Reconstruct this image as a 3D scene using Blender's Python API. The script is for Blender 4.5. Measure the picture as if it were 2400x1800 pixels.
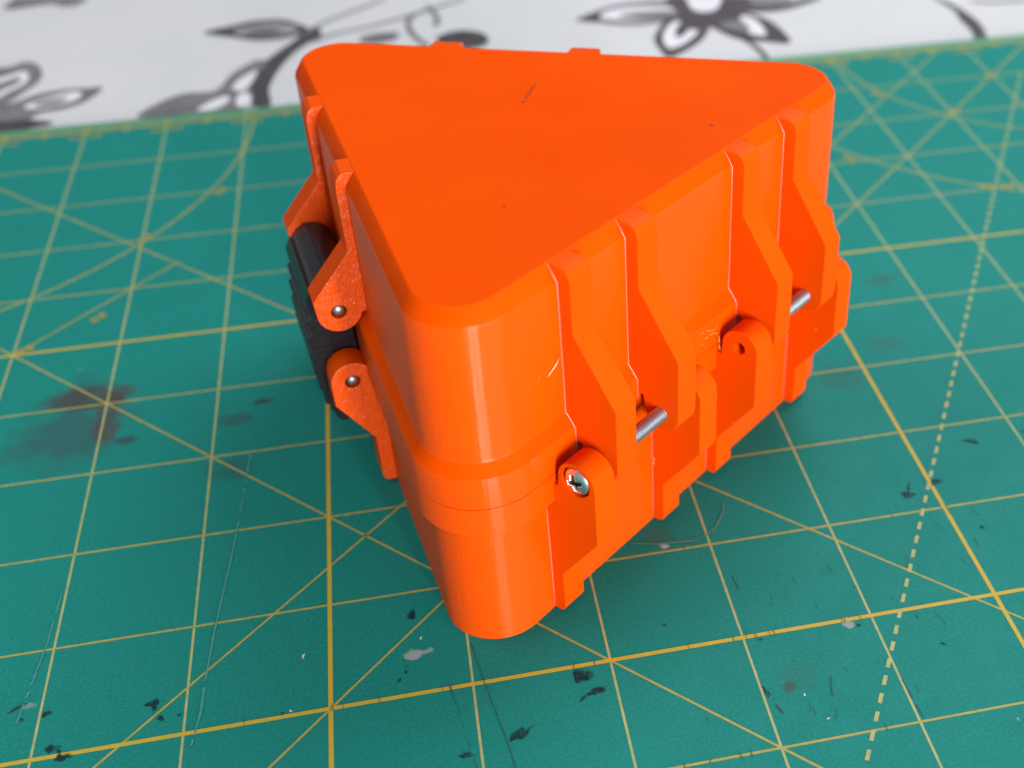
import bpy, bmesh, math, random
import numpy as np
from mathutils import Matrix, Vector
from mathutils.geometry import tessellate_polygon
random.seed(7)
for o in list(bpy.data.objects): bpy.data.objects.remove(o)
S = bpy.context.scene
COL = S.collection
MM = 0.001                                   # everything below is measured in millimetres

# ------------------------------------------------------------------ camera
CAM_R = [[0.9777548092248609, -0.2095767274076931, -0.008551512540911382],
         [-0.13538385937195413, -0.5994270393578154, -0.7888969736969954],
         [0.1602084381648195, 0.772505546786432, -0.6144659767025213]]
CAM_C = (28.669187509197847, -150.77611631543513, 180.684070012602)
cd = bpy.data.cameras.new('camera'); cam = bpy.data.objects.new('camera', cd); COL.objects.link(cam)
m = Matrix.Identity(4)
for i in range(3):
    m[i][0] = CAM_R[0][i]; m[i][1] = -CAM_R[1][i]; m[i][2] = -CAM_R[2][i]; m[i][3] = CAM_C[i]*MM
cam.matrix_world = m
cd.sensor_width = 36; cd.lens = 2923.08/2400*36
cd.shift_x = -337/2400; cd.shift_y = 26/2400
cd.clip_start = 0.005; cd.clip_end = 20
cd.dof.use_dof = True; cd.dof.focus_distance = 0.226; cd.dof.aperture_fstop = 13.5
S.camera = cam

# ------------------------------------------------------------------ light
W = bpy.data.worlds.new('World'); S.world = W; W.use_nodes = True
bg = W.node_tree.nodes['Background']; bg.inputs['Color'].default_value = (0.88, 0.92, 1.0, 1); bg.inputs['Strength'].default_value = 0.31
def area(name, az, el, dist, sx, sy, power, col, target=(60, 60, 20)):
    d = bpy.data.lights.new(name, 'AREA'); d.shape = 'RECTANGLE'; d.size = sx; d.size_y = sy; d.energy = power; d.color = col
    o = bpy.data.objects.new(name, d); COL.objects.link(o)
    a, e = math.radians(az), math.radians(el)
    v = Vector((math.cos(a)*math.cos(e), math.sin(a)*math.cos(e), math.sin(e)))
    o.location = Vector(target)*MM + v*dist
    o.rotation_euler = v.to_track_quat('Z', 'Y').to_euler()
    return o
for az_, w_, p_ in ((-84, .06, 18), (-75, .07, 17)): area('window_pane', az_, 6, 1.3, w_, .8, p_, (1.0, .97, .94))
area('window_light', -48, 14, 1.5, 1.0, .8, 12.5, (1.0, .97, .94))
area('back_left_window', 160, 48, 1.3, 0.8, 0.6, 5.5, (1.0, .98, .96))  # weak fill light added at the upper left to lift the left chamfer and flange
area('side_window_light', 42, 50, 0.92, 0.6, 0.5, 7.9, (0.90, 0.96, 1.0))
S.view_settings.view_transform = 'Standard'; S.view_settings.look = 'None'
S.view_settings.exposure = 0.0; S.view_settings.gamma = 1
try: S.view_settings.use_curve_mapping = False
except Exception: pass

# ------------------------------------------------------------------ materials
def lin(r, g, b):
    f = lambda c: (c/255/12.92) if c/255 <= .04045 else ((c/255+.055)/1.055)**2.4
    return (f(r), f(g), f(b), 1)
def mat(name):
    M = bpy.data.materials.new(name); M.use_nodes = True
    nt = M.node_tree; return M, nt, nt.nodes['Principled BSDF']
def N(nt, t, **kw):
    n = nt.nodes.new(t)
    for k, v in kw.items(): setattr(n, k, v)
    return n
def coords(nt, scale):
    tc = N(nt, 'ShaderNodeNewGeometry'); mp = N(nt, 'ShaderNodeMapping'); mp.inputs['Scale'].default_value = scale
    nt.links.new(tc.outputs['Position'], mp.inputs['Vector']); return mp.outputs['Vector']
def noise(nt, vec, scale, detail=2, rough=.5):
    n = N(nt, 'ShaderNodeTexNoise'); n.inputs['Scale'].default_value = scale; n.inputs['Detail'].default_value = detail
    n.inputs['Roughness'].default_value = rough; nt.links.new(vec, n.inputs['Vector']); return n.outputs['Fac']
def ramp(nt, fac, stops):
    r = N(nt, 'ShaderNodeValToRGB'); e = r.color_ramp.elements
    while len(e) < len(stops): e.new(.5)
    for el, (p, c) in zip(e, stops): el.position = p; el.color = c
    nt.links.new(fac, r.inputs['Fac']); return r.outputs['Color']
def mixc(nt, fac, a, b):
    x = N(nt, 'ShaderNodeMix', data_type='RGBA')
    for s, v in ((0, fac), (6, a), (7, b)):
        if hasattr(v, 'links') or hasattr(v, 'is_linked'): nt.links.new(v, x.inputs[s])
        else: x.inputs[s].default_value = v
    return x.outputs[2]
def mth(nt, op, a, b=None, c=None, clamp=False):
    x = N(nt, 'ShaderNodeMath', operation=op); x.use_clamp = clamp
    for i, v in enumerate((a, b, c)):
        if v is None: continue
        if hasattr(v, 'is_linked'): nt.links.new(v, x.inputs[i])
        else: x.inputs[i].default_value = v
    return x.outputs[0]
def bump(nt, bs, h, strength, dist):
    b = N(nt, 'ShaderNodeBump'); b.inputs['Strength'].default_value = strength; b.inputs['Distance'].default_value = dist
    nt.links.new(h, b.inputs['Height'])
    if bs.inputs['Normal'].is_linked: nt.links.new(bs.inputs['Normal'].links[0].from_socket, b.inputs['Normal'])
    nt.links.new(b.outputs[0], bs.inputs['Normal'])

def orange(name, rough=.33, ripple=0.0, layers=True, col=(0.70, 0.068, 0.0006), spec=.40, tint=(1.0, .72, .58, 1)):
    M, nt, b = mat(name)
    v = coords(nt, (1, 1, 1))
    n1 = noise(nt, v, 38, 3)
    c = mixc(nt, n1, (col[0]*.97, col[1]*.93, col[2], 1), (col[0], col[1]*1.07, col[2]*1.3, 1))
    nt.links.new(c, b.inputs['Base Color'])
    b.inputs['Roughness'].default_value = rough
    b.inputs['IOR'].default_value = 1.42; b.inputs['Specular IOR Level'].default_value = spec
    b.inputs['Specular Tint'].default_value = tint
    if layers:   # printed layers: fine level ridges make the gloss run up and down the wall
        b.inputs['Anisotropic'].default_value = 0.98
        b.inputs['Anisotropic Rotation'].default_value = 0.25
        t = N(nt, 'ShaderNodeTangent', direction_type='RADIAL', axis='Z'); nt.links.new(t.outputs[0], b.inputs['Tangent'])
        v2 = coords(nt, (1, 1, .045)); h = noise(nt, v2, 800, 2, .6)
        bump(nt, b, h, .28, .00024)
        v3 = coords(nt, (.15, .15, 1)); h3 = noise(nt, v3, 2600, 2, .7)
        bump(nt, b, h3, .3, .00012)
    if ripple:
        v4 = coords(nt, (1, 1, .38)); h4 = noise(nt, v4, 1350, 3, .6)
        bump(nt, b, h4, ripple, .0009)
        r = ramp(nt, h4, [(.35, (.36, .36, .36, 1)), (.7, (.18, .18, .18, 1))]); nt.links.new(r, b.inputs['Roughness'])
    return M
ORANGE = orange('orange_printed_plastic')
ORANGE_TOP = orange('orange_top_surface', rough=.55, layers=False, col=(0.70, 0.060, 0.0005), spec=.02)
ORANGE_RIB = orange('orange_rib_plastic', rough=.5, layers=False, col=(0.68, 0.064, 0.0006), spec=.05)
ORANGE_ROUGH = orange('orange_rippled_plastic', rough=.34, ripple=.5, layers=False, spec=1.0, tint=(1, .9, .9, 1))
def faintprint(M):      # the flat lid shows its fine print lines and a few dull smudges
    nt = M.node_tree; b = nt.nodes['Principled BSDF']
    v = coords(nt, (1, 1, 1)); s = noise(nt, v, 60, 4, .6)
    r = ramp(nt, s, [(.3, (.46,)*3+(1,)), (.7, (.58,)*3+(1,))]); nt.links.new(r, b.inputs['Roughness'])
    w = N(nt, 'ShaderNodeTexWave', wave_type='BANDS', bands_direction='DIAGONAL'); w.inputs['Scale'].default_value = 330; w.inputs['Distortion'].default_value = .4
    nt.links.new(v, w.inputs['Vector']); bump(nt, b, w.outputs['Fac'], .12, .00012)
    n2 = noise(nt, v, 26, 5, .62); n3 = noise(nt, v, 900, 2, .5)
    k = mixc(nt, ramp(nt, n2, [(.32, (0, 0, 0, 1)), (.7, (1, 1, 1, 1))]), (.66, .057, .0004, 1), (.71, .070, .0007, 1))
    k = mixc(nt, mth(nt, 'MULTIPLY', n3, .35), k, (.66, .052, .0004, 1)); nt.links.new(k, b.inputs['Base Color'])
faintprint(ORANGE_TOP)

M, nt, b = mat('black_printed_plastic'); BLACK = M
b.inputs['Base Color'].default_value = (.0075, .0072, .010, 1); b.inputs['Roughness'].default_value = .32; b.inputs['Specular IOR Level'].default_value = .35
bump(nt, b, noise(nt, coords(nt, (.2, .2, 1)), 1800, 2), .3, .0002)
M, nt, b = mat('zinc_steel'); STEEL = M
b.inputs['Base Color'].default_value = (.46, .50, .57, 1); b.inputs['Metallic'].default_value = 1; b.inputs['Roughness'].default_value = .42
M, nt, b = mat('polished_screw_head'); HEAD = M
b.inputs['Base Color'].default_value = (.85, .85, .86, 1); b.inputs['Metallic'].default_value = 1; b.inputs['Roughness'].default_value = .27
bump(nt, b, noise(nt, coords(nt, (1, 1, 1)), 700, 2), .12, .0002)
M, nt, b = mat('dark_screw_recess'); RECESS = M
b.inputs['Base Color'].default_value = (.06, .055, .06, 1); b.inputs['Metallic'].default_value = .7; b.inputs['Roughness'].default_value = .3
M, nt, b = mat('dull_pin_steel'); PIN = M
b.inputs['Base Color'].default_value = (.42, .45, .46, 1); b.inputs['Metallic'].default_value = .9; b.inputs['Roughness'].default_value = .42
M, nt, b = mat('pale_plastic_hair'); HAIR = M
b.inputs['Base Color'].default_value = (.95, .30, .10, 1); b.inputs['Roughness'].default_value = .3
M, nt, b = mat('dark_lint'); LINT = M
b.inputs['Base Color'].default_value = (.10, .02, .01, 1); b.inputs['Roughness'].default_value = .8

# cutting mat: teal vinyl, worn and stained
M, nt, b = mat('teal_cutting_mat'); MATM = M
v = coords(nt, (1, 1, 1))
big = noise(nt, v, 14, 4, .55); fine = noise(nt, v, 1600, 2, .6); mid = noise(nt, v, 120, 4, .6)
c = mixc(nt, big, (.0045, .146, .123, 1), (.0065, .172, .147, 1))
c = mixc(nt, ramp(nt, mid, [(.35, (0, 0, 0, 1)), (.75, (.45,)*3+(1,))]), c, (.010, .138, .118, 1))
c = mixc(nt, ramp(nt, fine, [(.40, (0, 0, 0, 1)), (.68, (.55,)*3+(1,))]), c, (.012, .215, .185, 1))
# small pale nicks and dust
vo = N(nt, 'ShaderNodeTexVoronoi'); vo.inputs['Scale'].default_value = 210
mp = coords(nt, (1.0, .55, 1)); nt.links.new(mp, vo.inputs['Vector'])
nick = ramp(nt, vo.outputs['Distance'], [(.035, (1,)*3+(1,)), (.075, (0, 0, 0, 1))])
wn = N(nt, 'ShaderNodeTexWhiteNoise'); nt.links.new(vo.outputs['Position'], wn.inputs['Vector'])
keep = mth(nt, 'GREATER_THAN', wn.outputs['Value'], .92)
c = mixc(nt, mth(nt, 'MULTIPLY', mth(nt, 'MULTIPLY', nick, keep), .35), c, (.35, .55, .50, 1))
keep2 = mth(nt, 'LESS_THAN', wn.outputs['Value'], .06)
c = mixc(nt, mth(nt, 'MULTIPLY', mth(nt, 'MULTIPLY', ramp(nt, vo.outputs['Distance'], [(.05, (1,)*3+(1,)), (.11, (0, 0, 0, 1))]), keep2), .7), c, (.004, .035, .035, 1))
geo = N(nt, 'ShaderNodeNewGeometry'); sx = N(nt, 'ShaderNodeSeparateXYZ'); nt.links.new(geo.outputs['Position'], sx.inputs[0])
def stain(c, cx, cy, rx, ry, col, amount, nscale=90, lo=.42, hi=.62, ang=0.0):
    ca, sa = math.cos(ang), math.sin(ang)
    dx = mth(nt, 'SUBTRACT', sx.outputs[0], cx*MM); dy = mth(nt, 'SUBTRACT', sx.outputs[1], cy*MM)
    u = mth(nt, 'ADD', mth(nt, 'MULTIPLY', dx, ca/(rx*MM)), mth(nt, 'MULTIPLY', dy, sa/(rx*MM)))
    w = mth(nt, 'ADD', mth(nt, 'MULTIPLY', dx, -sa/(ry*MM)), mth(nt, 'MULTIPLY', dy, ca/(ry*MM)))
    d = mth(nt, 'SQRT', mth(nt, 'ADD', mth(nt, 'POWER', mth(nt, 'ABSOLUTE', u), 2.0), mth(nt, 'POWER', mth(nt, 'ABSOLUTE', w), 2.0)))
    g = mth(nt, 'SUBTRACT', 1.15, d, clamp=True)
    n = noise(nt, v, nscale, 5, .65)
    f = ramp(nt, mth(nt, 'ADD', mth(nt, 'MULTIPLY', g, .45), mth(nt, 'SUBTRACT', n, .22)), [(lo, (0, 0, 0, 1)), (hi, (1, 1, 1, 1))])
    f = mth(nt, 'MULTIPLY', mth(nt, 'MULTIPLY', f, amount), mth(nt, 'MULTIPLY', g, 2.2, clamp=True))
    return mixc(nt, f, c, col)
c = stain(c, -58, 94, 17, 23, (.035, .042, .055, 1), .55, 75, .42, .66, -.1)
c = stain(c, -55, 105, 12, 6.5, (.060, .022, .026, 1), .6, 120, .40, .56)
c = stain(c, -50, 96, 4.5, 13, (.075, .022, .026, 1), .55, 140, .42, .58)
for (x, y, rx, ry, a) in ((-45, 86.5, 3, 2, .6), (-14.3, 94.4, 3.4, 1.6, .75), (-21, 89, 6, 3, .4), (-21, 71, 7, 5, .35)):
    c = stain(c, x, y, rx, ry, (.035, .022, .035, 1), a, 200, .36, .6)
for (x, y, rx, ry, a) in ((144.8, 112.4, 6, 3.6, .55), (135, 84, 7, 5, .35), (121, 73, 8, 7, .35), (83.5, -11.5, 5, 5, .2), (81.5, -13, 1.8, 1.6, .9), (66, 30, 4, 5, .5)):
    c = stain(c, x, y, rx, ry, (.035, .085, .07, 1), a, 160, .36, .62)
for (x, y, rx, ry, a) in ((16.1, 9.5, 4.5, 2.0, .5), (96.6, -.6, 1.6, 2.0, .5), (-53, 12.5, 2.2, 1.2, .25), (66.9, 27.0, 2.2, 1.6, .7)):
    c = stain(c, x, y, rx, ry, (.42, .36, .38, 1), a, 320, .50, .62)
nt.links.new(c, b.inputs['Base Color'])
r = ramp(nt, mid, [(.3, (.50,)*3+(1,)), (.7, (.62,)*3+(1,))]); nt.links.new(r, b.inputs['Roughness'])
b.inputs['Specular IOR Level'].default_value = .08
bump(nt, b, noise(nt, v, 2200, 2), .16, .00012)
bump(nt, b, noise(nt, v, 55, 2), .05, .0008)

def flat(name, col, rough=.5, wear=None, scale=260, spec=.5):
    M, nt, b = mat(name)
    if wear:
        n = noise(nt, coords(nt, (1, 1, 1)), scale, 4, .7)
        nt.links.new(mixc(nt, ramp(nt, n, [(.35, (0, 0, 0, 1)), (.72, (1, 1, 1, 1))]), col, wear), b.inputs['Base Color'])
    else: b.inputs['Base Color'].default_value = col
    b.inputs['Roughness'].default_value = rough; b.inputs['Specular IOR Level'].default_value = spec
    return M
YELLOW = flat('yellow_grid_ink', (.44, .31, .022, 1), .5, (.34, .28, .045, 1), 420, .15)
YELLOW_THIN = flat('pale_yellow_grid_ink', (.36, .345, .13, 1), .5, (.20, .27, .11, 1), 420, .15)
YELLOW_ROW = flat('olive_yellow_grid_ink', (.35, .285, .060, 1), .5, (.20, .23, .07, 1), 420, .15)
YELLOW_EDGE = flat('faded_border_ink', (.045, .20, .115, 1), .5, (.08, .22, .11, 1), 300)
INKBLK = flat('dried_dark_ink', (.006, .010, .018, 1), .5, (.012, .032, .045, 1), 1100, .1)
def dry(M):      # thin dried ink lets the mat show through in grains
    nt = M.node_tree; b = nt.nodes['Principled BSDF']
    n = noise(nt, coords(nt, (1, 1, 1)), 1500, 4, .75); n2 = noise(nt, coords(nt, (1, 1, 1)), 420, 3, .6)
    a = ramp(nt, mth(nt, 'ADD', mth(nt, 'MULTIPLY', n, .5), mth(nt, 'MULTIPLY', n2, .5)), [(.40, (.12,)*3+(1,)), (.56, (.92,)*3+(1,))])
    nt.links.new(a, b.inputs['Alpha'])
dry(INKBLK)
INKRED = flat('dried_brown_ink', (.03, .010, .014, 1), .5, spec=.1)
SCUFF = flat('pale_scuff', (.035, .215, .188, 1), .6, (.010, .16, .14, 1), 700)
dry(INKRED)
CHALK = flat('pale_speck', (.38, .44, .41, 1), .6)
CUT = flat('dark_knife_cut', (.004, .055, .05, 1), .7)
CRACK = flat('brown_hairline', (.10, .17, .13, 1), .7, (.03, .18, .15, 1), 600)
CLOTH = flat('white_glossy_cloth', (.51, .51, .52, 1), .30, (.545, .53, .54, 1), 22)
PR = {'dark': flat('print_dark_grey', (.033, .027, .029, 1), .4, (.065, .056, .058, 1), 120),
      'grey': flat('print_mid_grey', (.17, .16, .168, 1), .4, (.10, .093, .10, 1), 90),
      'light': flat('print_light_grey', (.30, .28, .295, 1), .4, (.22, .20, .22, 1), 90),
      'brown': flat('print_brown_black', (.045, .034, .037, 1), .4, (.062, .05, .054, 1), 120),
      'white': flat('print_white', (.62, .61, .64, 1), .35)}
TABLE = flat('pale_table_board', (.45, .40, .34, 1), .6, (.38, .33, .28, 1), 30)

# ------------------------------------------------------------------ helpers
def link(name, me, material, parent=None):
    o = bpy.data.objects.new(name, me); COL.objects.link(o)
    if material: me.materials.append(material)
    if parent: o.parent = parent
    return o
def mesh(name, verts, faces, material, parent=None, smooth=None, bevel=0, seg=2):
    me = bpy.data.meshes.new(name)
    me.from_pydata([(x*MM, y*MM, z*MM) for x, y, z in verts], [], faces)
    bm = bmesh.new(); bm.from_mesh(me); bmesh.ops.remove_doubles(bm, verts=bm.verts, dist=1e-7)
    bmesh.ops.recalc_face_normals(bm, faces=bm.faces); bm.to_mesh(me); bm.free()
    o = link(name, me, material, parent)
    if smooth is not None:
        me.polygons.foreach_set('use_smooth', [True]*len(me.polygons)); me.set_sharp_from_angle(angle=math.radians(smooth))
    if bevel:
        md = o.modifiers.new('edge', 'BEVEL'); md.width = bevel*MM; md.segments = seg; md.limit_method = 'ANGLE'; md.angle_limit = math.radians(28); md.harden_normals = True
    return o
def empty(name, label=None, cat=None, loc=(0, 0, 0)):
    o = bpy.data.objects.new(name, None); COL.objects.link(o); o.location = loc; o.empty_display_size = .02
    if label: o['label'] = label
    if cat: o['category'] = cat
    return o

# ------------------------------------------------------------------ the case: frames of the three walls
TH = math.radians(40.3)
def frame(k):
    a = TH + k*2*math.pi/3
    return (math.cos(a), math.sin(a)), (math.sin(a), -math.cos(a))
FR = [frame(0), frame(1), frame(2)]
WALL = [15.9, 122.4, -25.2]                   # distance of each wall plane along its outward normal: hinge, far, latch
def pt(k, s, o, z):
    u, n = FR[k]; return (u[0]*s+n[0]*(WALL[k]+o), u[1]*s+n[1]*(WALL[k]+o), z)
def corner(i, j):
    n1, n2 = FR[i][1], FR[j][1]; d = n1[0]*n2[1]-n1[1]*n2[0]
    return ((WALL[i]*n2[1]-WALL[j]*n1[1])/d, (n1[0]*WALL[j]-n2[0]*WALL[i])/d)
def ring(off, z, r=10.0, seg=20):
    pts = []
    for (i, j) in ((0, 1), (1, 2), (2, 0)):
        V = corner(i, j); a0 = math.atan2(FR[i][1][1], FR[i][1][0])
        bis = a0 + math.pi/3
        c = (V[0]-2*r*math.cos(bis), V[1]-2*r*math.sin(bis))
        for q in range(seg+1):
            a = a0 + q/seg*2*math.pi/3
            pts.append((c[0]+(r+off)*math.cos(a), c[1]+(r+off)*math.sin(a), z))
    return pts
def shell(name, levels, material, parent, bevel=.15, smooth=24):
    verts = []; faces = []; n = None
    for off, z in levels:
        rg = ring(off, z); n = len(rg); verts += rg
    L = len(levels)
    for l in range(L-1):
        for i in range(n):
            j = (i+1) % n; faces.append((l*n+i, l*n+j, (l+1)*n+j, (l+1)*n+i))
    faces.append(tuple(range(n))); faces.append(tuple((L-1)*n+i for i in range(n)))
    return mesh(name, verts, faces, material, parent, smooth=smooth, bevel=bevel, seg=2)

case = empty('triangular_case', 'orange triangular plastic case with hinge ribs and black latch, standing on the green mat', 'plastic case', (0.064, 0.045, 0))
def put(o):       # parts are modelled in world millimetres: keep them where they are under the empty
    o.matrix_parent_inverse = Matrix.Translation(-case.location); return o

TOP = 74.0
lid = put(shell('lid', [(-1.0, 35.12), (2.08, 35.12), (2.1, 41.1), (1.93, 41.8), (.2, 43.95), (0, 44.6), (0, 70.5), (-.2, 71.25), (-1.72, 73.6), (-2.25, TOP)], ORANGE, case))
base = put(shell('base', [(0.0, 0.0), (0, 29.0), (2.1, 29.0), (2.12, 35.05), (-1.0, 35.05)], ORANGE, case))
# the lid's flat top panel is a touch duller: second material on the top face
lid.data.materials.append(ORANGE_TOP)
for p in lid.data.polygons:
    if p.normal.z > .95 and p.center.z > .0739: p.material_index = 1

def arc(cx, cz, r, a0, a1, n=12):
    return [(cx+r*math.cos(math.radians(a0+(a1-a0)*i/n)), cz+r*math.sin(math.radians(a0+(a1-a0)*i/n))) for i in range(n+1)]
def slab(name, k, s0, s1, prof, material, parent, holes=(), flare=0, bevel=.3, side_material=None, smooth=24):
    """a rib, ear or lever: the outline (offset, height) carried from s0 to s1 along wall k; holes = (offset, height, radius)"""
    loops = [list(prof)]
    for (ho, hz, hr) in holes: loops.append([(ho+hr*math.cos(2*math.pi*i/20), hz+hr*math.sin(2*math.pi*i/20)) for i in range(20)])
    flatp = [p for l in loops for p in l]; n = len(flatp)
    tris = tessellate_polygon([[Vector((a, c, 0)) for a, c in l] for l in loops]) if holes else [tuple(range(n))]
    verts = []
    for side, s in ((-1, s0), (1, s1)):
        for i, (o, z) in enumerate(flatp):
            f = flare if (o < .6 and i < len(prof)) else 0
            verts.append(pt(k, s+side*f, o, z))
    faces = [tuple(t) for t in tris]+[tuple(i+n for i in t) for t in tris]
    st = 0
    for l in loops:
        m_ = len(l)
        for i in range(m_):
            j = (i+1) % m_; faces.append((st+i, st+j, n+st+j, n+st+i))
        st += m_
    o = mesh(name, verts, faces, material, parent, smooth=smooth, bevel=bevel)
    if holes:
        u = FR[k][0]; o.modifiers[0].harden_normals = False
        for p in o.data.polygons:
            if abs(p.normal.x*u[0]+p.normal.y*u[1]) > .9: p.use_smooth = False
    if side_material:
        o.data.materials.append(side_material); u = FR[k][0]
        for p in o.data.polygons:
            if abs(p.normal.x*u[0]+p.normal.y*u[1]) > .9: p.material_index = 1
    return o

# ---- hinge wall (right): four lid ribs, four base ribs, two screws
lid_rib = [(-3.2, 73.9), (.8, 73.9), (2.0, 73.4), (2.7, 72.4), (2.85, 71.0), (2.85, 61.6), (11.6, 49.2), (11.6, 36.2)] + arc(7.6, 36.2, 4.0, 0, -180)[1:] + [(3.2, 38.4), (-1, 38.4), (-3.2, 60)]
base_rib = [(-1, .35), (1.3, .35), (2.3, .7), (2.85, 1.7), (2.85, 10.8), (11.8, 23.5), (11.8, 36.0)] + arc(7.6, 36.0, 4.2, 0, 180)[1:] + [(3.2, 33.2), (-1, 33.2)]
for i, s in enumerate((49.3, 66.9, 99.0, 116.7)):
    slab('hinge_rib', 0, s, s+5.4, lid_rib, ORANGE_RIB, lid)
def bore(s0, s1, o, z, r, parent, k=0, name='bore_ring'): pass
for i, s in enumerate((42.6, 73.6, 92.3, 123.1)):
    if i == 0:      # counterbored for the screw head
        ra = slab('hinge_rib', 0, s, s+1.2, base_rib, ORANGE_RIB, base, holes=[(7.45, 36.2, 3.15)])
        rb = slab('hinge_rib', 0, s+1.19, s+5.4, base_rib, ORANGE_RIB, base, bevel=.1)
        bm = bmesh.new(); bm.from_mesh(ra.data); bm.from_mesh(rb.data); bm.to_mesh(ra.data); bm.free(); bpy.data.objects.remove(rb)
    elif i == 2:
        slab('hinge_rib', 0, s, s+5.4, base_rib, ORANGE_RIB, base, holes=[(7.55, 36.2, 1.3)])
    else:
        slab('hinge_rib', 0, s, s+5.4, base_rib, ORANGE_RIB, base)

def rod(name, k, o, z, r, s0, s1, material, parent, thread=None, dome=0, n=20):
    rings = []
    if thread:
        st = int((s1-s0)/thread*4)
        for i in range(st+1): rings.append((s0+(s1-s0)*i/st, r*(1-.12*(0, 1, 1, 0)[i % 4]-.0)))
    else: rings = [(s0, r), (s1, r)]
    if dome:
        rings = rings[:-1] + [(s1-dome, r)] + [(s1-dome+dome*math.sin(a), max(.02, r*math.cos(a))) for a in (.35, .7, 1.05, 1.35, 1.55)]
    verts = []; faces = []
    for (s, rr) in rings:
        for q in range(n):
            a = 2*math.pi*q/n; verts.append(pt(k, s, o+rr*math.cos(a), z+rr*math.sin(a)))
    for l in range(len(rings)-1):
        for i in range(n):
            j = (i+1) % n; faces.append((l*n+i, l*n+j, (l+1)*n+j, (l+1)*n+i))
    faces.append(tuple(range(n))); faces.append(tuple((len(rings)-1)*n+i for i in range(n)))
    return mesh(name, verts, faces, material, parent, smooth=30)
screw = put(rod('hinge_screw', 0, 7.5, 36.0, 1.48, 43.4, 70.0, STEEL, case, thread=.5)); screw['label'] = 'zinc screw with a domed cross head in the nearer hinge'
put(rod('hinge_screw', 0, 7.5, 36.0, 1.48, 95.5, 120.5, STEEL, case, thread=.5))
# domed cross-recess head
def screw_head():
    n = 84; R = 2.8; H = 1.45; verts = []; faces = []; idx = {}; deep = []
    ang = math.radians(20); ca, sa = math.cos(ang), math.sin(ang)
    for i in range(n+1):
        for j in range(n+1):
            # square to disc mapping keeps the rim round
            a, c = 2*i/n-1, 2*j/n-1
            x = a*math.sqrt(1-c*c/2); y = c*math.sqrt(1-a*a/2); rr = math.hypot(x, y)
            h = H*math.sqrt(max(0, 1-(rr*.985)**2))**.9 + .25
            X, Y = x*ca+y*sa, -x*sa+y*ca
            w = .15; L = .60
            arm = max(0, min(1, (w-min(abs(X), abs(Y)))/.05+.5)) * max(0, min(1, (L-max(abs(X), abs(Y)))/.05+.5))
            core = max(0, min(1, (.27-(abs(X)+abs(Y))*.75)/.05+.5))
            d = max(arm, core)
            h -= d*(1.25*(1-.9*max(abs(X), abs(Y)))+.15)
            deep.append(d)
            idx[i, j] = len(verts); verts.append(pt(0, 43.75-h, 7.45+x*R, 36.2+y*R))
    for i in range(n):
        for j in range(n): faces.append((idx[i, j], idx[i+1, j], idx[i+1, j+1], idx[i, j+1]))
    o = mesh('screw_head', verts, faces, HEAD, screw, smooth=40)
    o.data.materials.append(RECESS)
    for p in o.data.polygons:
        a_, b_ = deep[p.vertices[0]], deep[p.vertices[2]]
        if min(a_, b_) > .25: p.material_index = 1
    return o
head = screw_head(); head.matrix_parent_inverse = Matrix.Identity(4)

# ---- latch walls (left and far)
lr = [(-3.2, 73.9), (.2, 73.9), (1.0, 73.3), (1.5, 72.3), (1.7, 71.0), (1.7, 57.6), (9.8, 48.2)] + arc(5.2, 45.0, 4.35, 0, -150)[:] + [(.9, 44.0), (-1, 44.6), (-3.2, 60)]
br = [(-1, .35), (1.3, .35), (2.3, .7), (2.85, 1.7), (2.85, 12.6), (9.6, 23.0)] + arc(5.2, 28.1, 4.4, 0, 180) + [(.4, 27.8), (-1, 27.8)]
def latch(k, a, b):      # a, b: where the two ribs begin, b nearer the front corner
    for s in (a, b):
        slab('latch_rib', k, s, s+6, lr if k == 2 else lid_rib[:5]+[(2.85, 56.9)]+lr[6:], ORANGE_RIB, lid, holes=[(5.3, 45.1, 1.55)], side_material=ORANGE_ROUGH, flare=.8 if k == 1 else 0)
        slab('latch_rib', k, s, s+6, br, ORANGE_RIB, base, holes=[(5.3, 28.0, 1.55)], side_material=ORANGE_ROUGH)
    for z in (45.1, 28.0):
        p = put(rod('latch_pin', k, 5.3, z, 1.2, a+.6, b+5.75, PIN, case, dome=.8)); 
    s0, s1 = a+6.3, b-.3
    outer = []
    z = 44.6
    outer.append((9.75, 46.8))
    base_o = lambda z: 10.5+1.1*math.sin(max(0, min(1, (z-20)/24))*math.pi) - (max(0, 22-z)*.07)
    while z > 20:
        o_ = base_o(z)
        outer += [(o_+.35, z), (o_+.40, z-1.3), (o_-.35, z-1.9), (o_-.35, z-3.4)]
        z -= 3.95
    outer += [(9.9, 17.6), (9.3, 15.4), (8.3, 14.3), (7.0, 14.2), (6.2, 15.2), (6.3, 20), (7.2, 26), (7.3, 34), (6.8, 39.5), (4.2, 41.2), (2.2, 42.2)]
    prof = arc(5.2, 45.0, 4.3, 215, 22, 16) + outer
    lev = put(slab('latch_lever', k, s0, s1, prof, BLACK, case, flare=0, bevel=.18, smooth=35))
    lk = arc(5.2, 28.0, 3.9, -180, 0, 12) + [(8.0, 31), (6.9, 39.0), (3.4, 41.8), (2.6, 38), (2.4, 32)]
    put(slab('latch_link', k, s0+.3, s1-.3, lk, BLACK, case, flare=0, bevel=.3, smooth=30))
    # raised edge along the lever's rounded top
    slab('lever_edge', k, s0+.1, s1-.1, [(5.6, 48.9), (6.6, 48.7), (6.75, 49.15), (5.9, 49.5)], BLACK, lev, flare=0, bevel=.1)
latch(2, -92.2, -62.2)
latch(1, -30.4, .3)

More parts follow.
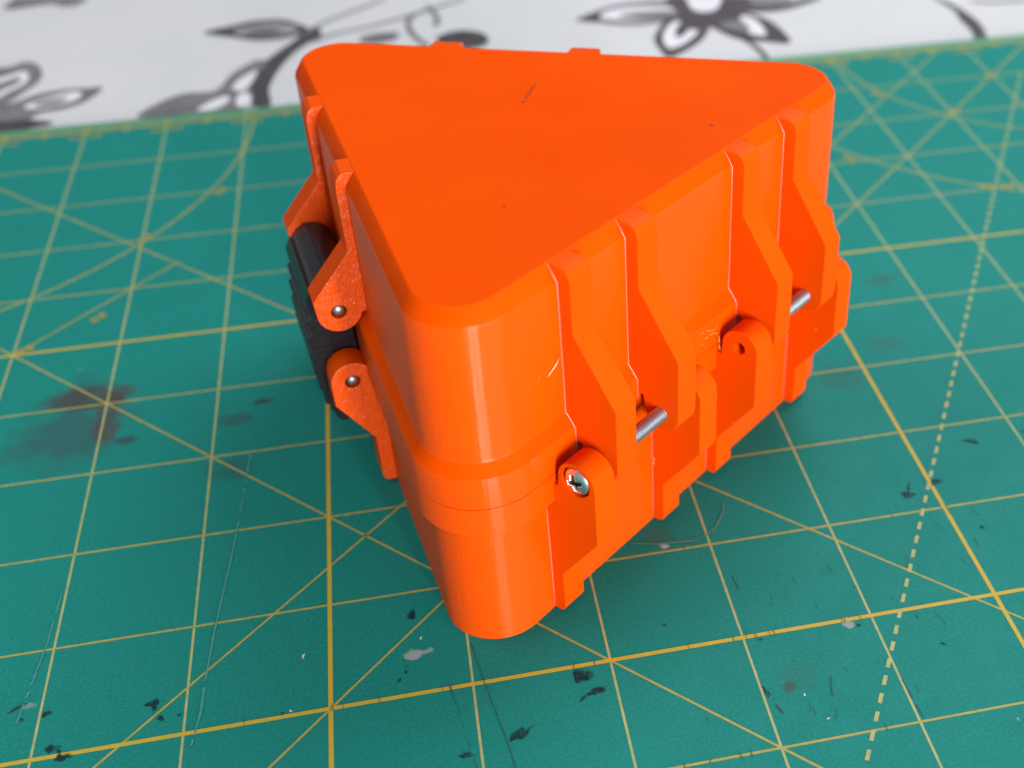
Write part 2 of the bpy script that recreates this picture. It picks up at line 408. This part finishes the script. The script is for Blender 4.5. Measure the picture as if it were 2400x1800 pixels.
# ---- stray filament hairs and blobs left by the printer
def wire(name, pts, r, material, parent, n=6):
    P = [Vector(p) for p in pts]; verts = []; faces = []
    for i, p in enumerate(P):
        t = (P[min(i+1, len(P)-1)]-P[max(i-1, 0)]).normalized(); a = t.orthogonal().normalized(); c_ = t.cross(a)
        rr = r*(.35 if i in (0, len(P)-1) else 1)
        for q in range(n):
            an = 2*math.pi*q/n; verts.append(tuple(p+a*rr*math.cos(an)+c_*rr*math.sin(an)))
    for i in range(len(P)-1):
        for q in range(n): w = (q+1) % n; faces.append((i*n+q, i*n+w, (i+1)*n+w, (i+1)*n+q))
    faces.append(tuple(range(n))); faces.append(tuple((len(P)-1)*n+q for q in range(n)))
    return mesh(name, verts, faces, material, parent, smooth=60)
wire('filament_hair', [pt(0, 48.3, .3, 56.6), pt(0, 47.0, .5, 55.7), pt(0, 45.3, .25, 54.4)], .09, flat('white_filament', (.9, .62, .42, 1), .3), lid)
wire('filament_hair', [pt(0, 43.6, .1, 55.6), pt(0, 42.6, .35, 54.9)], .05, HAIR, lid)
rnd = random.Random(3)
for s, par, pr in ((99.2, lid, 0), (116.9, lid, 0), (49.6, lid, 0), (67.1, lid, 0)):
    for q in range(4):
        z = rnd.uniform(40, 58); o = rnd.uniform(3.5, 7.5) if z < 52 else rnd.uniform(1, 3.6); dz = rnd.uniform(.5, 1.6)
        wire('filament_hair', [pt(0, s-.03, o, z), pt(0, s-.12, o+dz*.2, z-dz*.4), pt(0, s-.03, o+dz*.5, z-dz)], .07, HAIR, par)
for (s, o, z, l) in ((73.8, 6.5, 30, 1), (92.5, 6.5, 17.5, 1.2), (123.3, 7, 24, 1.2), (92.4, 2.6, 37, 1.6), (92.3, 2.8, 35.2, 1.3), (73.6, .4, 17.2, 1.1), (73.6, .3, 16.0, .9)):
    wire('filament_hair', [pt(0, s-.04, o, z), pt(0, s-.18, o+.15, z-l*.4), pt(0, s-.05, o+.2, z-l)], .1, HAIR, base)
for k in range(10):   # little tangle where the two hinges meet
    s = rnd.uniform(80, 91); z = rnd.uniform(37.5, 41)
    wire('filament_hair', [pt(0, s, 2.15, z), pt(0, s+.5, 2.6, z+rnd.uniform(-.4, .6)), pt(0, s+rnd.uniform(.6, 1.2), 2.2, z+rnd.uniform(-.5, .5))], .06, HAIR, lid)
# dark fibre and specks on the lid's top
wire('lint_fibre', [(54.4, 90.3, 74.05), (53.4, 88.6, 74.3), (52.6, 86.5, 74.12), (51.6, 84.4, 74.06), (51.1, 83.1, 74.1)], .07, LINT, lid)
def blob(name, cx, cy, z, rx, ry, material, parent, ang=0, jag=.25, n=18, seed=1, tail=0):
    r_ = random.Random(seed); v_ = []; ca, sa = math.cos(ang), math.sin(ang)
    k1, k2, k3 = r_.uniform(0, 6), r_.uniform(0, 6), r_.uniform(0, 6)
    for i in range(n):
        a = 2*math.pi*i/n; f = 1+jag*(.6*math.sin(2*a+k1)+.5*math.sin(3*a+k2)+.35*math.sin(5*a+k3))
        if tail and i == 0: f = tail
        x, y = rx*f*math.cos(a), ry*f*math.sin(a); v_.append((cx+x*ca-y*sa, cy+x*sa+y*ca, z))
    return mesh(name, v_, [tuple(range(n))], material, parent)
blob('lint_speck', 84.7, 63.6, 74.04, .28, .42, LINT, lid, 1.2, seed=4)
blob('lint_speck', 50.6, 82.4, 74.04, .32, .3, LINT, lid, 0, seed=5)
blob('lint_speck', 42.0, 41.0, 74.04, .22, .18, LINT, lid, 0, seed=6)

# thin beads added along the wall-rib corner, their pink highlight painted into the colour
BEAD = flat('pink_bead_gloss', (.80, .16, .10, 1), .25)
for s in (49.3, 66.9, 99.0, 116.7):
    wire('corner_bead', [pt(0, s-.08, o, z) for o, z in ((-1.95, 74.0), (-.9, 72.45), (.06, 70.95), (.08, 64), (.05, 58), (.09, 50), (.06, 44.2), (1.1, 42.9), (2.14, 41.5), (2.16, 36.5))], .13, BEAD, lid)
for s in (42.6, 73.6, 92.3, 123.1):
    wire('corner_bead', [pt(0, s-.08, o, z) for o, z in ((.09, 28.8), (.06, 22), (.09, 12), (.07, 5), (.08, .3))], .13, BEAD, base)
for o_ in list(bpy.data.objects):       # sloped and level faces print matt, upright ones glossy
    if o_.name.split('.')[0] in ('lid', 'base'):
        me_ = o_.data; slot = [m_.name for m_ in me_.materials].index(ORANGE_TOP.name) if ORANGE_TOP.name in [m_.name for m_ in me_.materials if m_] else None
        if slot is None: me_.materials.append(ORANGE_TOP); slot = len(me_.materials)-1
        for p in me_.polygons:
            if p.normal.z > (.3 if o_.name[:3] in ('lid', 'bas') else .45): p.material_index = slot

# ------------------------------------------------------------------ cutting mat
CELL = 25.4
cm = empty('cutting_mat', 'teal cutting mat with yellow grid, scuffed and ink stained, under the orange case', 'cutting mat', (0, 0, -.003))
def putm(o): o.matrix_parent_inverse = Matrix.Translation((0, 0, .003)); return o
x0, x1, y0, y1 = -330, 420, -330, 260.5
putm(mesh('mat_sheet', [(x, y, z) for z in (-3, -.02) for x, y in ((x0, y0), (x1, y0), (x1, y1), (x0, y1))],
     [(0, 1, 2, 3), (4, 5, 6, 7), (0, 1, 5, 4), (1, 2, 6, 5), (2, 3, 7, 6), (3, 0, 4, 7)], MATM, cm, bevel=.5))
def strips(name, segs, material, z, parent):
    v_ = []; f_ = []
    for (ax, ay, bx, by, w) in segs:
        d = math.hypot(bx-ax, by-ay)
        if d < 1e-6: continue
        nx, ny = -(by-ay)/d*w/2, (bx-ax)/d*w/2; i = len(v_)
        v_ += [(ax+nx, ay+ny, z), (bx+nx, by+ny, z), (bx-nx, by-ny, z), (ax-nx, ay-ny, z)]; f_.append((i, i+1, i+2, i+3))
    me = bpy.data.meshes.new(name); me.from_pydata([(x*MM, y*MM, q*MM) for x, y, q in v_], [], f_)
    return putm(link(name, me, material, parent))
g = lambda v_: v_*CELL
ymin, ymax, xmin, xmax = -12, 10, -12, 15
cols = []; rows = []; bold = []
for c_ in range(xmin, xmax+1):
    (bold if c_ % 5 == 0 else cols).append((g(c_), g(ymin), g(c_), g(ymax), .85 if c_ % 5 == 0 else .46))
for r_ in range(ymin, ymax):
    (bold if r_ % 5 == 0 else rows).append((g(xmin), g(r_), g(xmax), g(r_), 0.88 if r_ % 5 == 0 else .50))
strips('column_lines', cols, YELLOW_THIN, 0.00, cm)
strips('row_lines', rows, YELLOW_ROW, 0.012, cm)
diag = []
def dline(ax, ay, bx, by, w=.48): diag.append((g(ax), g(ay), g(bx), g(by), w))
dline(-8, -8, 9.85, 9.85)
dline(-8, -8+1.414, .9, 2.314)
dline(-5, 9.83, 8, -3.17)
dline(-6, 8, 9, -7)
dline(-3, 5, -1.55, 6.45)
dline(3, 11-1.3, 10, 3.0) if False else None
# right-hand 45 degree line crossing behind the case
dline(5.9, 7.2, 8.62, 9.98)
def arcline(cx, cy, r, a0, a1, w=.6, n=40):
    for i in range(n):
        a, c_ = math.radians(a0+(a1-a0)*i/n), math.radians(a0+(a1-a0)*(i+1)/n)
        diag.append((g(cx+r*math.cos(a)), g(cy+r*math.sin(a)), g(cx+r*math.cos(c_)), g(cy+r*math.sin(c_)), w))
arcline(10, 10, 2.93, 180, 270); arcline(10, 10, 4.6, 180, 270); arcline(-5.7, 10, 4.8, 270, 360)
strips('angle_lines', diag, YELLOW_ROW, 0.024, cm)
strips('bold_lines', [q for q in bold if q[0] == q[2]], YELLOW, 0.036, cm)
strips('bold_lines', [q for q in bold if q[0] != q[2]], YELLOW, 0.042, cm)
dash = []                     # the dashed 60 degree line
ux, uy = .5, math.sqrt(3)/2
t = -260
while t < 262:
    ax, ay = 4.235*CELL+ux*t, uy*t; dash.append((ax, ay, ax+ux*2.3, ay+uy*2.3, .75)); t += 4.23
strips('dashed_line', dash, YELLOW_THIN, 0.048, cm)
# border ruler: edge band, line, ticks and small worn marks
strips('border_band', [(x0+3, 257.6, x1-3, 257.6, 5.0)], YELLOW_EDGE, 0.0, cm)
tick = [(x0+3, 254, x1-3, 254, 1.0)]
for i in range(xmin*8, xmax*8+1):
    L = 4.2 if i % 8 == 0 else (4.0 if i % 4 == 0 else (1.9 if i % 2 == 0 else 1.1))
    tick.append((i*CELL/8, 254-L*.55, i*CELL/8, 254+L*.55, .5 if i % 4 else .9))
strips('ruler_ticks', tick, YELLOW, 0.06, cm)
rows_ = []
def marklet(x, y, ang, w=2.0, h=1.7):      # a worn two-character angle mark, too small to read
    ca, sa = math.cos(math.radians(ang)), math.sin(math.radians(ang))
    for d_ in (-1.15, 1.15):
        cx, cy = g(x)+ca*d_, g(y)+sa*d_
        for (dx, dy, lx, ly) in ((0, h/2, w*.4, 0), (0, 0, w*.4, 0), (0, -h/2, w*.4, 0), (w*.36, h*.25, 0, h*.28), (-w*.36, -h*.25, 0, h*.28)):
            p = (cx+dx*ca-dy*sa, cy+dx*sa+dy*ca)
            rows_.append((p[0]-lx*ca+ly*sa, p[1]-lx*sa-ly*ca, p[0]+lx*ca-ly*sa, p[1]+lx*sa+ly*ca, .42))
for (x, y, a) in ((-1.21, 7.97, 50), (-2.27, 5.5, 45), (-1.97, 7.05, 45), (7.25, 8.77, -45), (6.28, 7.09, -50), (7.62, 6.06, -20), (7.85, 6.02, -10), (8.05, 8.05, -45), (-2.9, 5.08, 30), (8.98, 9.0, 0)): marklet(x, y, a)
for c_ in range(xmin, xmax+1): marklet(c_+.13, 9.84, 0, 1.6, 1.4); marklet(c_-.11, 9.84, 0, 1.6, 1.4)
for o_ in (strips('angle_marks', rows_, YELLOW, 0.072, cm),): o_['kind'] = 'stuff'
# blots, cuts and scuffs
ZB = .085
for q, (x, y, rx, ry, an, tl, mt) in enumerate([
    (121.0, 30.6, 1.55, 1.2, .3, 0, INKBLK), (122.1, 33.0, 1.9, .35, 1.15, 0, INKBLK), (128.4, 33.2, 1.5, 1.1, .5, 0, INKBLK), (141.3, 44.3, 1.7, 1.1, -.4, 0, INKBLK), (154, 45, .55, .4, 0, 0, INKBLK),
    (15.4, 19.2, 1.35, .9, .7, 0, INKBLK), (45.1, -2.4, 1.75, 2.1, .3, 0, INKBLK), (46.9, -6.5, 2.1, .85, .35, 2.0, INKBLK), (44.4, -7.6, .7, .45, .6, 0, INKBLK),
    (32.2, -12.9, 2.3, 1.05, .45, 2.1, INKBLK), (22.7, -15.2, 1.25, .6, -.1, 2.2, INKBLK), (12.3, 3.7, .55, .35, .8, 0, INKBLK), (13.6, 5.4, .35, .3, 0, 0, INKBLK), (13.8, 6.8, .3, .3, 0, 0, INKBLK),
    (62.4, 6.2, .55, .4, -.4, 0, INKBLK), (-31.3, 8.1, 1.25, .95, .3, 0, INKBLK), (-30.9, 6.9, .6, .6, 0, 0, INKBLK), (-29.6, 4.3, .75, .6, 0, 0, INKBLK), (-26.4, 4.4, .4, .35, 0, 0, INKBLK),
    (-47.4, 1.7, 1.6, .85, .2, 0, INKBLK), (-46.2, .6, 1.1, .45, -1.0, 0, INKBLK), (-45.3, -.6, 1.7, .8, -.05, 0, INKBLK), (-49.7, 9.8, .85, .75, 0, 0, INKRED), (-53.8, 9.4, .5, .35, 0, 0, INKRED), (-55.0, 12.2, 1.9, .3, .6, 0, INKRED),
    (132.3, 18.0, .6, .5, 0, 0, INKBLK), (79.2, -1.2, .55, .4, 0, 0, INKBLK), (98.5, -1.8, .5, .3, -.3, 0, INKBLK), (77.0, -13.2, .45, 1.3, .2, 0, INKBLK), (112.5, -9.6, .7, .3, -.6, 0, INKBLK), (128, -19, .8, .4, -.5, 0, INKBLK)]):
    o = putm(blob('ink_blot', x, y, ZB+.001*q, rx*.85, ry*.85, mt, cm, an, .34, 26, q+10, tl))
for q, (x, y, rx, ry) in enumerate([(-4.9, 13.4, .5, .3), (16.8, 13.0, .35, .22), (-7.0, 1.0, .35, .2), (83.5, -15.4, .3, .22), (86, -21.3, .15, .35)]):
    putm(blob('pale_fleck', x, y, ZB+.002*q+.001, rx, ry, CHALK, cm, rnd.uniform(0, 3), .35, 14, q+60))
def path(name, pts, w, material, z, broken=0):
    segs = []
    for (a, c_) in zip(pts[:-1], pts[1:]):
        n = max(1, int(math.hypot(c_[0]-a[0], c_[1]-a[1])/1.4))
        for i in range(n):
            if rnd.random() < broken: continue
            p = [a[j]+(c_[j]-a[j])*i/n for j in (0, 1)]; q = [a[j]+(c_[j]-a[j])*(i+1)/n for j in (0, 1)]
            segs.append((p[0], p[1], q[0], q[1], w*rnd.uniform(.6, 1.1)))
    return strips(name, segs, material, z, cm)
path('pale_scratch', [(-16.9, 75.5), (-18.2, 56.4), (-19.5, 41.8), (-20.8, 30.1), (-21.6, 22.3), (-22.4, 11.2), (-22.7, 4.1), (-23.8, -3.0)], .5, SCUFF, .15, .12)
path('pale_scratch', [(-51.6, 40.0), (-52.2, 27.1), (-53.8, 14.2), (-55.4, 1.4)], .4, SCUFF, .151, .15)
path('knife_cut', [(25.9, 9.8), (27.5, -.3), (28.9, -8.0), (30.1, -14.3), (30.8, -19.6), (31.6, -26)], .17, CUT, .152, .06)
path('knife_cut', [(21.1, .4), (22.3, -5.1), (23.3, -12.1), (24.3, -18.1), (25, -23)], .12, CUT, .153, .25)
path('knife_cut', [(101.9, -15.7), (102.5, -24.6)], .18, CUT, .154, .1)
path('knife_cut', [(78.1, 17.4), (78.8, 11.7)], .18, CUT, .155, .2)
path('knife_cut', [(76.9, -12.3), (77.1, -14.5), (78.6, -18.3)], .35, CUT, .156, .1)
path('knife_cut', [(89.5, -12.2), (88.3, -16.6)], .22, CUT, .157, .1)
for q in range(30):
    x, y = rnd.uniform(60, 150), rnd.uniform(-30, 30); a = rnd.uniform(-1.9, -1.2); l = rnd.uniform(1, 4)
    path('knife_cut', [(x, y), (x+l*math.cos(a), y+l*math.sin(a))], .1, CUT, .16+.001*q, .2)
for q in range(40):     # short nicks across the lower grid lines
    x = rnd.uniform(-20, 100); y = rnd.choice((0, 0, 25.4, -25.4, 50.8)); x += (60 if y > 20 else 0)
    path('knife_cut', [(x, y+.7), (x+rnd.uniform(-.3, .3), y-.7)], .13, CUT, .19+.001*q)
path('hairline', [(60.5, 29.0), (66, 27.6), (70.8, 27.1), (74, 26.9), (75.5, 27.8), (78.2, 29.3), (80.1, 32.2), (81.2, 34), (81.9, 36.7)], .34, CRACK, .24)

# ------------------------------------------------------------------ tablecloth
tc = empty('tablecloth', 'white glossy tablecloth printed with grey and black flowers, spread behind and under the mat', 'tablecloth', (0, 0, -.004))
def putc(o): o.matrix_parent_inverse = Matrix.Translation((0, 0, .004)); return o
v_ = []; f_ = []; NX, NY = 60, 50
for j in range(NY+1):
    for i in range(NX+1):
        x = -900+2000*i/NX; y = -600+1800*j/NY
        z = -3.25 + (0 if y < 262 else .5*math.sin(x*.011+y*.006)*min(1, (y-262)/120)*.5)
        v_.append((x, y, z))
for j in range(NY):
    for i in range(NX):
        a = j*(NX+1)+i; f_.append((a, a+1, a+NX+2, a+NX+1))
putc(mesh('cloth_sheet', v_, f_, CLOTH, tc, smooth=60))
def spline(P, closed, n=6):
    out = []; L = len(P); rng = range(L) if closed else range(L-1)
    for i in rng:
        if closed: p0, p1, p2, p3 = P[(i-1) % L], P[i], P[(i+1) % L], P[(i+2) % L]
        else: p0, p1, p2, p3 = P[max(i-1, 0)], P[i], P[i+1], P[min(i+2, L-1)]
        for q in range(n):
            t = q/n
            out.append(tuple(.5*((2*p1[j])+(-p0[j]+p2[j])*t+(2*p0[j]-5*p1[j]+4*p2[j]-p3[j])*t*t+(-p0[j]+3*p1[j]-3*p2[j]+p3[j])*t**3) for j in (0, 1)))
    if not closed: out.append(P[-1])
    return out
PRINT = [
    ('printed_leaf', 'dark', 0, True, 0, [(-45.7, 340.6), (-35.3, 345.7), (-26.5, 348.6), (-16.7, 347.6), (-10.0, 341.5), (-6.4, 335.3), (-11.5, 329.5), (-17.8, 327.5), (-25.7, 328.1), (-33.8, 333.0)]),
    ('printed_leaf', 'light', 1, True, 0, [(-34.9, 338.5), (-26.3, 343.5), (-17.4, 343.2), (-10.0, 336.1), (-16.3, 331.5), (-25.9, 332.0)]),
    ('printed_leaf', 'dark', 2, True, 0, [(-30.5, 337.5), (-24.5, 338.2), (-19.7, 338.0), (-15.8, 335.7), (-19.5, 333.1), (-25.9, 333.7)]),
    ('printed_stem', 'dark', 0, True, 0, [(-25.3, 269.6), (-25.7, 280.8), (-27.8, 288.3), (-24.4, 301.2), (-17.5, 314.8), (-11.4, 325.1), (-7.5, 333.8), (-2.7, 335.3), (-1.6, 327.1), (-9.0, 317.0), (-14.5, 304.8), (-18.1, 292.0), (-19.6, 280.5), (-18.7, 268.1)]),
    ('printed_stem', 'grey', 0, False, 1.8, [(-7.5, 332.0), (-0.2, 341.0), (6.4, 346.7), (16.6, 354.7), (24.5, 361.5)]),
    ('printed_stem', 'grey', 0, False, 1.7, [(-4.3, 322.2), (4.5, 328.3), (14.3, 331.2), (23.4, 335.3), (32.8, 340.4), (43.3, 346.4), (55.9, 354.0)]),
    ('printed_leaf', 'grey', 0, True, 0, [(-62.1, 268.3), (-56.8, 278.4), (-48.8, 284.4), (-38.0, 284.8), (-32.9, 298.6), (-24.7, 308.8), (-21.5, 304.5), (-26.5, 290.2), (-25.3, 269.6), (-41.9, 268.0)]),
    ('printed_leaf', 'white', 1, True, 0, [(-32.2, 284.9), (-30.0, 292.6), (-24.3, 298.9), (-25.5, 290.0), (-28.1, 282.5)]),
    ('printed_leaf', 'white', 1, True, 0, [(-43.1, 269.6), (-38.2, 276.2), (-33.7, 278.7), (-32.9, 275.0), (-37.0, 268.9)]),
    ('printed_leaf', 'white', 1, True, 0, [(-30.0, 270.0), (-29.7, 279.2), (-26.2, 279.1), (-25.6, 269.7)]),
    ('printed_tendril', 'grey', 0, False, 2.1, [(40.1, 349.1), (41.8, 343.9), (43.2, 336.1), (42.7, 329.0), (41.1, 329.4)]),
    ('printed_tendril', 'grey', 0, False, 2.3, [(40.1, 344.3), (34.9, 340.9), (32.0, 334.2), (32.2, 324.3), (34.9, 314.2), (37.9, 307.6)]),
    ('printed_leaf', 'grey', 0, True, 0, [(13.4, 321.8), (18.1, 324.6), (23.0, 324.8), (27.8, 323.2), (25.9, 317.2), (18.6, 314.6), (13.3, 317.6)]),
    ('printed_leaf', 'dark', 0, True, 0, [(41.3, 313.5), (45.4, 318.6), (52.0, 320.1), (58.2, 316.4), (60.7, 310.6), (59.1, 304.2), (52.7, 301.6), (45.0, 304.2)]),
    ('printed_petal', 'grey', 0, True, 0, [(96.2, 320.8), (105.0, 327.5), (115.4, 332.5), (127.9, 333.4), (138.6, 330.4), (139.2, 317.9), (131.1, 312.5), (121.2, 309.9), (111.6, 312.2), (103.1, 316.4)]),
    ('printed_petal', 'dark', 1, True, 0, [(98.8, 321.1), (104.2, 325.8), (106.7, 324.7), (104.7, 318.8), (101.8, 318.6)]),
    ('printed_petal', 'white', 1, True, 0, [(106.0, 320.3), (110.0, 326.7), (118.1, 328.6), (128.3, 327.1), (135.0, 324.5), (134.1, 318.2), (125.6, 314.7), (115.5, 315.3)]),
    ('printed_petal', 'grey', 2, True, 0, [(112.8, 320.5), (118.7, 322.8), (127.2, 322.2), (134.8, 321.3), (131.1, 316.2), (120.7, 315.4)]),
    ('printed_flower_centre', 'brown', 2, True, 0, [(136.8, 335.7), (136.8, 318.5), (135.2, 304.3), (140.6, 298.7), (147.0, 302.4), (152.3, 304.7), (159.4, 308.5), (165.8, 321.0), (167.8, 328.3)]),
    ('printed_flower_centre', 'white', 3, True, 0, [(143.2, 331.2), (142.9, 320.8), (146.7, 316.6), (152.4, 318.5), (156.6, 328.0), (157.3, 330.8), (143.9, 334.0)]),
    ('printed_petal', 'brown', 0, True, 0, [(133.0, 315.7), (126.0, 304.7), (122.0, 294.4), (122.0, 285.2), (123.5, 276.7), (130.4, 280.8), (139.6, 290.3), (145.4, 302.8), (143.3, 309.6)]),
    ('printed_petal', 'white', 1, True, 0, [(132.0, 308.7), (126.7, 299.3), (124.7, 290.4), (126.0, 284.3), (132.2, 287.8), (138.6, 295.7), (141.8, 303.7), (138.6, 309.8)]),
    ('printed_petal', 'brown', 2, True, 0, [(130.4, 295.9), (133.3, 304.8), (139.0, 311.5), (139.7, 306.0), (134.4, 296.6), (131.2, 294.0)]),
    ('printed_petal', 'dark', 0, True, 0, [(145.5, 304.6), (149.9, 295.6), (155.9, 286.4), (163.1, 282.6), (171.0, 279.9), (171.2, 294.0), (168.0, 305.5), (160.8, 313.7), (152.7, 312.9)]),
    ('printed_petal', 'white', 1, True, 0, [(158.4, 298.8), (158.0, 292.8), (161.5, 288.5), (164.2, 288.7), (165.0, 297.3), (163.8, 305.7), (159.6, 309.4)]),
    ('printed_petal', 'grey', 1, True, 0, [(147.4, 306.8), (150.8, 298.9), (156.9, 293.1), (159.7, 295.9), (159.0, 304.1), (153.7, 309.9)]),
    ('printed_petal', 'dark', 0, True, 0, [(159.3, 316.9), (168.3, 312.4), (178.7, 312.3), (190.0, 317.2), (196.8, 321.4), (191.7, 322.6), (184.5, 319.4), (175.1, 317.8), (166.0, 321.9)]),
    ('printed_petal', 'grey', 0, True, 0, [(167.0, 325.6), (175.6, 319.6), (183.4, 321.6), (184.2, 324.4), (167.8, 328.3)]),
    ('printed_stem', 'dark', 0, False, 2.0, [(147.2, 301.5), (150.9, 292.7), (155.1, 286.6), (157.6, 277.6), (158.4, 265.3)]),
    ('printed_leaf', 'brown', 0, True, 0, [(241.0, 310.8), (244.8, 303.1), (246.8, 293.3), (247.6, 282.1), (245.6, 271.2), (243.2, 264.9), (239.4, 265.8), (241.6, 275.6), (241.9, 286.2), (243.6, 295.9), (242.2, 303.8)]),
    ('printed_stem', 'dark', 0, False, 1.2, [(253.7, 303.9), (262.2, 300.4), (275.6, 299.6)]),
    ('printed_petal', 'grey', 0, True, 0, [(-120.0, 319.1), (-112.8, 323.6), (-107.9, 326.8), (-103.4, 323.0), (-100.4, 314.4), (-100.7, 306.1), (-104.2, 298.8), (-108.8, 289.5), (-113.4, 284.7)]),
    ('printed_petal', 'white', 1, True, 0, [(-118.2, 309.5), (-112.0, 314.9), (-107.2, 317.6), (-104.6, 312.4), (-105.2, 305.7), (-109.3, 300.0), (-115.0, 292.7)]),
    ('printed_petal', 'grey', 2, True, 0, [(-117.3, 304.8), (-112.5, 309.7), (-108.1, 312.4), (-106.8, 308.3), (-110.0, 303.9), (-116.0, 298.0)]),
    ('printed_petal', 'grey', 0, True, 0, [(-113.4, 284.7), (-105.5, 290.5), (-98.0, 295.9), (-90.5, 297.8), (-83.2, 297.2), (-77.3, 296.2), (-81.1, 286.9), (-88.0, 281.5), (-96.0, 279.2), (-101.1, 269.0), (-110.1, 267.2)]),
    ('printed_petal', 'white', 1, True, 0, [(-101.4, 286.7), (-93.9, 292.1), (-86.4, 294.7), (-83.5, 291.1), (-86.6, 286.1), (-93.9, 283.6), (-99.4, 283.5)]),
    ('printed_petal', 'grey', 2, True, 0, [(-98.6, 286.8), (-93.5, 289.8), (-87.9, 289.9), (-90.1, 286.2), (-95.5, 284.7)]),
    ('printed_petal', 'dark', 0, True, 0, [(-111.9, 276.5), (-104.9, 275.2), (-98.0, 274.6), (-89.8, 270.4), (-98.1, 267.7), (-109.7, 265.2)]),
    ('printed_petal', 'grey', 0, True, 0, [(-127.0, 386.9), (-125.0, 394.2), (-123.7, 397.9), (-96.8, 391.4), (-97.4, 383.8), (-103.0, 382.2), (-108.6, 386.4), (-116.6, 385.4), (-122.9, 384.1)]),
]

for q, (nm, cl, lev, closed, w, P) in enumerate(PRINT):
    z = -2.95+.05*lev+.0015*q; Q = spline(P, closed)
    if closed:
        tr = tessellate_polygon([[Vector((a, c_, 0)) for a, c_ in Q]])
        me = bpy.data.meshes.new(nm); me.from_pydata([(a*MM, c_*MM, z*MM) for a, c_ in Q], [], [tuple(t_) for t_ in tr])
        bm = bmesh.new(); bm.from_mesh(me); bmesh.ops.recalc_face_normals(bm, faces=bm.faces)
        for f in bm.faces:
            if f.normal.z < 0: f.normal_flip()
        bm.to_mesh(me); bm.free()
        putc(link(nm, me, PR[cl], tc))
    else:
        vv = []; ff = []
        for i, p in enumerate(Q):
            a = Q[max(i-1, 0)]; c_ = Q[min(i+1, len(Q)-1)]; d = math.hypot(c_[0]-a[0], c_[1]-a[1]) or 1
            nx, ny = -(c_[1]-a[1])/d*w/2, (c_[0]-a[0])/d*w/2
            vv += [(p[0]+nx, p[1]+ny, z), (p[0]-nx, p[1]-ny, z)]
            if i: k = 2*i; ff.append((k-2, k-1, k+1, k))
        me = bpy.data.meshes.new(nm); me.from_pydata([(a*MM, c_*MM, e*MM) for a, c_, e in vv], [], ff)
        putc(link(nm, me, PR[cl], tc))
# the table under the cloth
tb = mesh('table_top', [(x, y, z) for z in (-28, -4.2) for x, y in ((-880, -580), (1080, -580), (1080, 1180), (-880, 1180))],
     [(0, 1, 2, 3), (4, 5, 6, 7), (0, 1, 5, 4), (1, 2, 6, 5), (2, 3, 7, 6), (3, 0, 4, 7)], TABLE)
tb['kind'] = 'structure'
